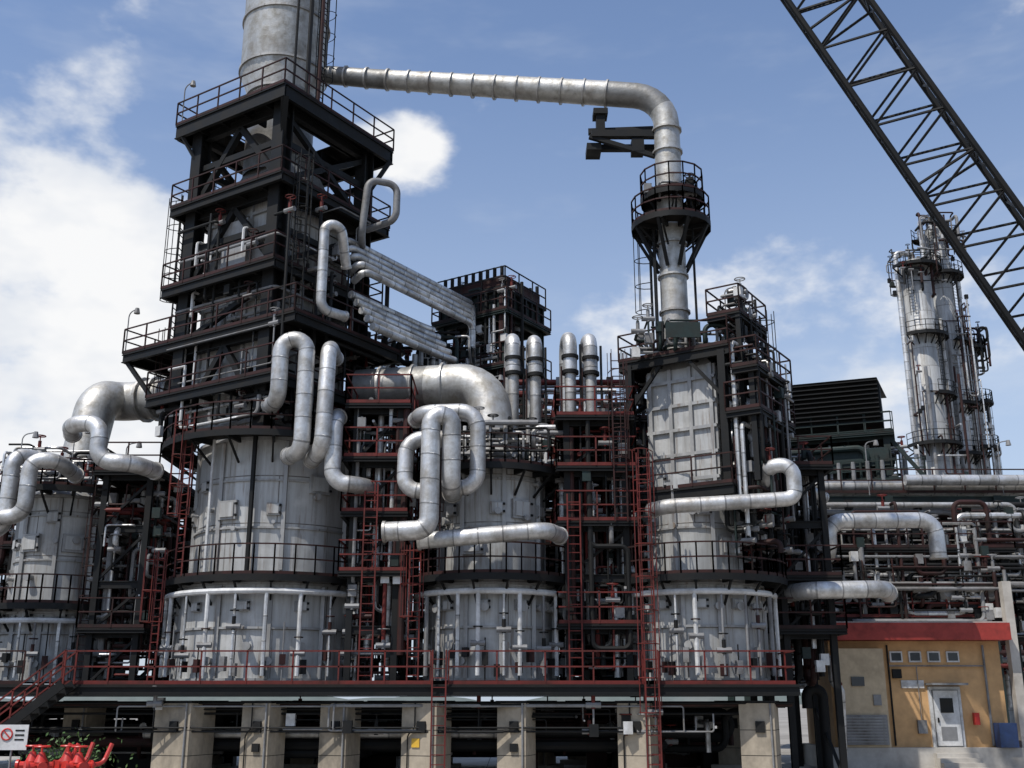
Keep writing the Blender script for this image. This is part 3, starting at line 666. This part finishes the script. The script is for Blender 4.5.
# ================================================================== FRONT SMALL THINGS
A=M('access_staircase')
p=V((-18.3,36.4,0)); q=V((-14.4,36.4,DZ))
for o in(-.45,.45):
    A.beam(p+V((0,o,0)),q+V((0,o,0)),.08,.28,BS)
    for hh in(.55,1.05): A.beam(p+V((0,o,hh)),q+V((0,o,hh)),.05,.05,'red_paint')
    for k in range(6): e=p.lerp(q,k/5)+V((0,o,0)); A.beam(e,e+V((0,0,1.05)),.05,.05,'red_paint')
for k in range(15): A.box(p.lerp(q,(k+.5)/15),(.28,.86,.04),'grating')
A.build()
for x,z1 in((-2.4,4.2),(4.6,4.2)):
    m=M('steel_ladder'); m.ladder(x,36.85,0,z1-1,-90,'red_paint',cage=False); m.build()
def hydrant(x,y):
    m=M('fire_hydrant'); m.at(x,y,rng.uniform(0,90))
    m.sweep([(0,0,0),(0,0,1.0)],.13,'bright_red',12); m.flange((0,0,.15),(0,0,1),.2,'bright_red',.06); m.flange((0,0,.95),(0,0,1),.2,'bright_red',.06)
    m.sweep([(0,0,1.),(0,0,1.25)],.18,'bright_red',12,r2=.07)
    m.sweep([(-.36,0,.9),(.36,0,.9)],.1,'bright_red',10); m.sweep([(0,-.3,.9),(0,0,.9)],.12,'bright_red',10)
    for e in(-.36,.36): m.flange((e,0,.9),(1,0,0),.15,'bright_red',.07)
    m.sweep([(0,0,1.2),(0,0,1.4)],.03,'bright_red',6); m.sweep([(.2*math.cos(k*.628),.2*math.sin(k*.628),1.4) for k in range(11)],.025,'bright_red',5)
    for k in range(3): m.beam((0,0,1.4),(.2*math.cos(k*2.1),.2*math.sin(k*2.1),1.4),.025,.025,'bright_red')
    m.sweep([(.3,0,.9),(.75,.1,.95),(.95,.1,1.45)],.06,'bright_red',8,fil=.15)
    m.build()
for x,y in((-13.1,31.2),(-12.65,30.7),(-12.1,31.1),(-11.6,30.6)): hydrant(x,y)
m=M('warning_sign'); m.tube((-13.7,31.2,0),(-13.7,31.2,1.9),.03,'grey_paint'); m.box((-13.7,31.16,1.62),(.85,.03,.66),'white_paint')
m.sweep([(-13.85+.15*math.cos(k*.524),31.135,1.7+.15*math.sin(k*.524)) for k in range(13)],.022,'bright_red',5); m.beam((-13.95,31.135,1.8),(-13.75,31.135,1.6),.02,.03,'bright_red')
for k in range(3): m.box((-13.5,31.14,1.8-.12*k),(.25,.012,.04),BS)
m.build()
m=M('shrub'); R=random.Random(5)
for k in range(1100):
    c=V((-12.7,32.4,.85))+V((R.gauss(0,.6),R.gauss(0,.35),R.gauss(0,.32))); u=V((R.gauss(0,1),R.gauss(0,1),R.gauss(0,1))).normalized()*.07; w=u.cross(V((R.random(),R.random(),1))).normalized()*.035
    m.add([c-u,c+w,c+u,c-w],[(0,1,2,3)],'leaf')
for k in range(9): m.tube((-12.7,32.4,0),(-12.7+R.gauss(0,.4),32.4+R.gauss(0,.2),.95),.015,'rail_dark',5)
m.build()
# ================================================================== CAMERA / LIGHT / WORLD
sc=bpy.context.scene
cam=bpy.data.cameras.new('camera'); co=bpy.data.objects.new('camera',cam); sc.collection.objects.link(co)
co.location=(0,0,2.6); co.rotation_euler=(math.radians(90+16.3),0,0); cam.lens=38; cam.sensor_width=36; cam.clip_end=3000; sc.camera=co
sd=V((-.36,-.36,.86)).normalized()
sl=bpy.data.lights.new('sun','SUN'); sl.energy=4.6; sl.angle=math.radians(.5); sl.color=(1,.96,.9)
so=bpy.data.objects.new('sun',sl); sc.collection.objects.link(so); so.rotation_euler=sd.to_track_quat('Z','Y').to_euler(); so.location=(-20,-10,60)
w=bpy.data.worlds.new('World'); sc.world=w; w.use_nodes=True; nt=w.node_tree; bg=nt.nodes['Background']
sky=nd(nt,'ShaderNodeTexSky'); sky.sky_type='NISHITA'; sky.sun_disc=False; sky.sun_elevation=math.asin(sd.z); sky.sun_rotation=math.atan2(sd.x,sd.y)
sky.air_density=1.; sky.dust_density=1.; sky.ozone_density=2.
tc=nd(nt,'ShaderNodeTexCoord').outputs['Generated']
nrm=nd(nt,'ShaderNodeVectorMath',operation='NORMALIZE'); nt.links.new(tc,nrm.inputs[0]); dv=nrm.outputs[0]
def mask(c,r0,r1,wt):
    n=nd(nt,'ShaderNodeVectorMath',operation='DISTANCE'); nt.links.new(dv,n.inputs[0]); n.inputs[1].default_value=V(c).normalized()
    return mrange(nt,n.outputs['Value'],r1,r0,0,wt,True)
ms=[mask((-.5,1,.32),.08,.27,.46),mask((-.36,1,.45),.02,.11,.2),mask((-.45,1,.66),.02,.13,.1),mask((-.12,1,.56),.01,.07,.32),mask((.3,1,.26),.05,.28,.18),mask((.1,1,.26),.02,.16,.1)]
acc=ms[0]
for k in ms[1:]: acc=math_(nt,'ADD',acc,k)
wv=scaled(nt,dv,(1,1,1.7))
n1=noise(nt,wv,5.5,6,.57); n2=noise(nt,wv,1.7,2,.5)
den=math_(nt,'ADD',math_(nt,'ADD',n1,math_(nt,'MULTIPLY',n2,.3)),acc)
dens=mrange(nt,den,.82,1.0,0,1,True)
ci=noise(nt,scaled(nt,dv,(1.2,1,4)),3.0,5,.6); cir=mrange(nt,ci,.5,.85,0,.32,True)
sh=noise(nt,wv,7,4,.6)
ccol=mixc(nt,mrange(nt,sh,.35,.62),(5.0,5.3,5.8),(6.7,6.7,6.7))
sk=mixc(nt,1.,sky.outputs[0],(.95,1.02,1.13),'MULTIPLY')
sz=nd(nt,'ShaderNodeSeparateXYZ'); nt.links.new(dv,sz.inputs[0])
hz=mrange(nt,sz.outputs[2],.0,.62,.8,.08,True)
sk=mixc(nt,hz,sk,(3.9,4.5,5.4))
sk=mixc(nt,cir,sk,(5.6,5.9,6.2))
fin=mixc(nt,math_(nt,'MULTIPLY',dens,.96),sk,ccol)
nt.links.new(fin,bg.inputs[0]); bg.inputs[1].default_value=.145
sc.view_settings.view_transform='Standard'; sc.view_settings.look='None'; sc.view_settings.exposure=0
